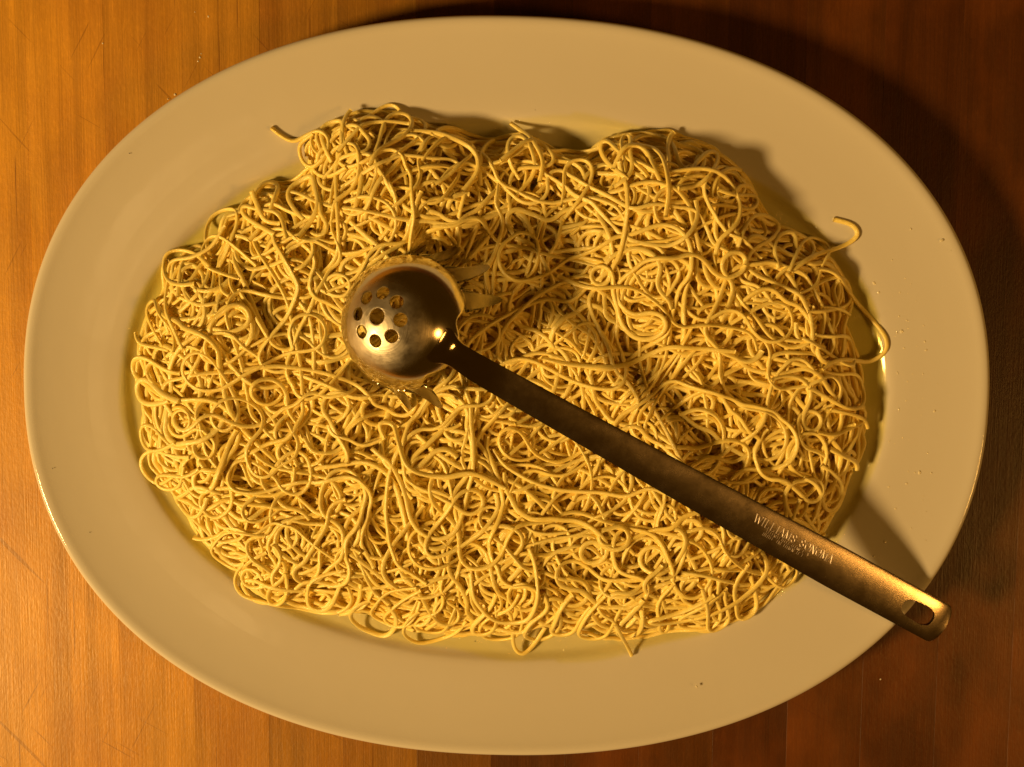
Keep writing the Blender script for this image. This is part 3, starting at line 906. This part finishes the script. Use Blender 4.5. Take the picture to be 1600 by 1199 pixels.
SV, SQ = [], []; off = 0; USED = {}
for i, o in enumerate(noods):
    o.used = True
for i in order:
    o = noods[i]
    if i in single:
        if o.label is None:
            size = 'thick ' if o.hw > 0.00102 else 'thin '
            dx_, dy_ = np.ptp(o.P[:, 0]), np.ptp(o.P[:, 1])
            run = ', spread sideways' if dx_ > dy_ * 1.15 else (', running up and down' if dy_ > dx_ * 1.15 else ', bunched in one spot')
            lk, wh = look(o), where(o)
            for cand in (lk + ' ' + wh, size + lk + ' ' + wh, lk + ' ' + wh + run, size + lk + ' ' + wh + run, 'second ' + lk + ' ' + wh):
                o.label = cand
                if cand not in USED and len(cand.split()) <= 16: break
            if len(o.label.split()) > 16: o.label = size + lk + ' ' + wh
            USED[o.label] = 1
        Vv, Qq = tube(o)
        c0 = Vv.mean(0); me = np_mesh('noodle', Vv - c0, Qq); ob = new_obj('noodle', me, None, NOOD); ob.location = c0
        tag(ob, o.label or (look(o) + ' ' + where(o)), 'noodle', 'cooked noodles heaped on the platter')
    else:
        Vv, Qq = tube(o, 1 if vis[i] > 40 else 2); SV.append(Vv); SQ.append(Qq + off); off += len(Vv)
# the mound goes in with the strands of the tangle
st_ = 3; ii_, jj_ = np.arange(0, NX, st_), np.arange(0, NY, st_)
idx_ = -np.ones((len(ii_), len(jj_)), dtype=np.int64); cm_ = CORE_M[np.ix_(ii_, jj_)]; idx_[cm_] = np.arange(cm_.sum())
cv_ = np.column_stack([XX[np.ix_(ii_, jj_)][cm_], YY[np.ix_(ii_, jj_)][cm_], CORE[np.ix_(ii_, jj_)][cm_]])
a_, b_, c2_, d_ = idx_[:-1, :-1], idx_[1:, :-1], idx_[1:, 1:], idx_[:-1, 1:]
ok_ = (a_ >= 0) & (b_ >= 0) & (c2_ >= 0) & (d_ >= 0)
SV.append(cv_); SQ.append(np.stack([a_[ok_], b_[ok_], c2_[ok_], d_[ok_]], 1) + off); off += len(cv_)
if SV:
    me = np_mesh('noodle_tangle', np.vstack(SV), np.vstack(SQ)); ob = new_obj('noodle_tangle', me, None, NOOD)
    tag(ob, 'tangled mass of yellow noodles filling the inside of the heap on the platter', 'noodles', kind='stuff')
print('tris', sum(len(o_.data.polygons) * 2 for o_ in bpy.data.objects if o_.type == 'MESH'))
print('visible noodles', int((vis > 30).sum()), 'maxH', float(H.max()))

# ------------------------------------------------------------------ oil in the well, beads and specks
def oil_edge(u):
    return 0.0440 + 0.0018 * math.sin(3 * u + 1) + 0.0012 * math.sin(7 * u + 2.2) + 0.0007 * math.sin(17 * u) + (0.0 if math.cos(u) > 0.2 else 0.0015)
V = []; Q = []; K = 18; TK = []
for k in range(K):
    for i, u in enumerate(US):
        d = oil_edge(u) + (0.095 - oil_edge(u)) * (k / (K - 1)) ** 1.8
        n = PN - 0.15 * min(1, d / 0.06); a, b = PA - d, PB - d; c_, s_ = math.cos(u), math.sin(u)
        r = (abs(c_ / a) ** n + abs(s_ / b) ** n) ** (-1 / n); x, y = r * c_, r * s_
        z = float(np.interp(d, prof_d, prof_z)) + (0.00005 if k == 0 else 0.0003)
        blot_ = 0.75 + 0.25 * math.sin(5 * u + 0.5) * math.sin(2 * u + 2)
        TK.append(float(ss(0.0, 0.003, d - oil_edge(u))) * blot_ * (0.55 + 0.45 * abs(math.cos(u))))
        V.append((PC.x + x * math.cos(PTH) - y * math.sin(PTH), PC.y + x * math.sin(PTH) + y * math.cos(PTH), z))
for k in range(K - 1):
    for i in range(NU):
        j = (i + 1) % NU; Q.append((k * NU + i, k * NU + j, (k + 1) * NU + j, (k + 1) * NU + i))
me = np_mesh('oil_film', V, Q); me.attributes.new('thickness', 'FLOAT', 'POINT').data.foreach_set('value', TK)
ob = new_obj('oil_film', me, None, OIL)
tag(ob, 'thin film of yellow oil lining the well of the platter around the noodles', 'oil', kind='stuff')

def beads(name, spots, mat, label, cat, squash=0.5, seed=3):
    r = random.Random(seed); bm = bmesh.new()
    for sp_ in spots:
        x, y, z, s = sp_[:4]
        if len(sp_) > 4: m = Matrix.Translation((x, y, z)) @ Matrix.Rotation(sp_[5], 4, 'Z') @ Matrix.Diagonal((s, sp_[4], s * 0.75, 1))
        else: m = Matrix.Translation((x, y, z)) @ Matrix.Rotation(r.uniform(0, 6), 4, 'Z') @ Matrix.Diagonal((s, s * r.uniform(0.6, 1.6), s * squash, 1))
        bmesh.ops.create_icosphere(bm, subdivisions=2, radius=1.0, matrix=m)
    for f in bm.faces: f.smooth = True
    me = bpy.data.meshes.new(name); bm.to_mesh(me); bm.free()
    ob = new_obj(name, me, None, mat); return tag(ob, label, cat, kind='stuff')
r = random.Random(8); sp = []
for _ in range(140):
    if r.random() < 0.75:
        a = r.gauss(0, 0.28); px = 1395 + r.gauss(18, 28); py = 600 + a * 520
    else: px = r.uniform(1290, 1420); py = r.uniform(380, 820)
    p = at(px, py, 0.019); z = float(plate_z(p.x, p.y)); p = at(px, py, z); sp.append((p.x, p.y, z, abs(r.gauss(0.0002, 0.00022)) + 0.0001))
for px, py, ln, w_, an in ((1386, 566, .0012, .0003, .9), (1402, 583, .0009, .0003, .4), (1404, 640, .0008, .0003, .2), (1401, 520, .0008, .0003, .5), (1389, 690, .0008, .0003, -1.0)):
    p = at(px, py, 0.016); z = float(plate_z(p.x, p.y)); p = at(px, py, z); sp.append((p.x, p.y, z, w_, ln, an))
beads('oil_droplets', sp, BEAD, 'tiny glinting oil droplets spattered on the right rim and well', 'oil')
sp = []
for px, py, s in ((202, 240, .00022), (82, 732, .0002), (140, 832, .00025), (262, 852, .0002), (409, 915, .0007), (742, 1002, .0003), (836, 172, .0002)):
    p = at(px, py, 0.02); z = float(plate_z(p.x, p.y)); p = at(px, py, z); sp.append((p.x, p.y, z + s * 0.3, s))
beads('pepper_specks', sp, PEP, 'few dark specks of pepper scattered on the white porcelain', 'specks', 0.7)
sp = []
for px, py, s in ((312, 90, .0005), (309, 96, .0004), (314, 84, .0004), (325, 26, .0004), (304, 19, .0003), (160, 68, .0004), (273, 148, .0006), (262, 155, .0004), (1088, 1073, .0005)):
    p = at(px, py, 0.0); z = float(plate_z(p.x, p.y)); p = at(px, py, z); sp.append((p.x, p.y, z, s))
beads('water_drops', sp, BEAD, 'few small shiny drops on the wood beside the upper left rim', 'drops', 0.5)
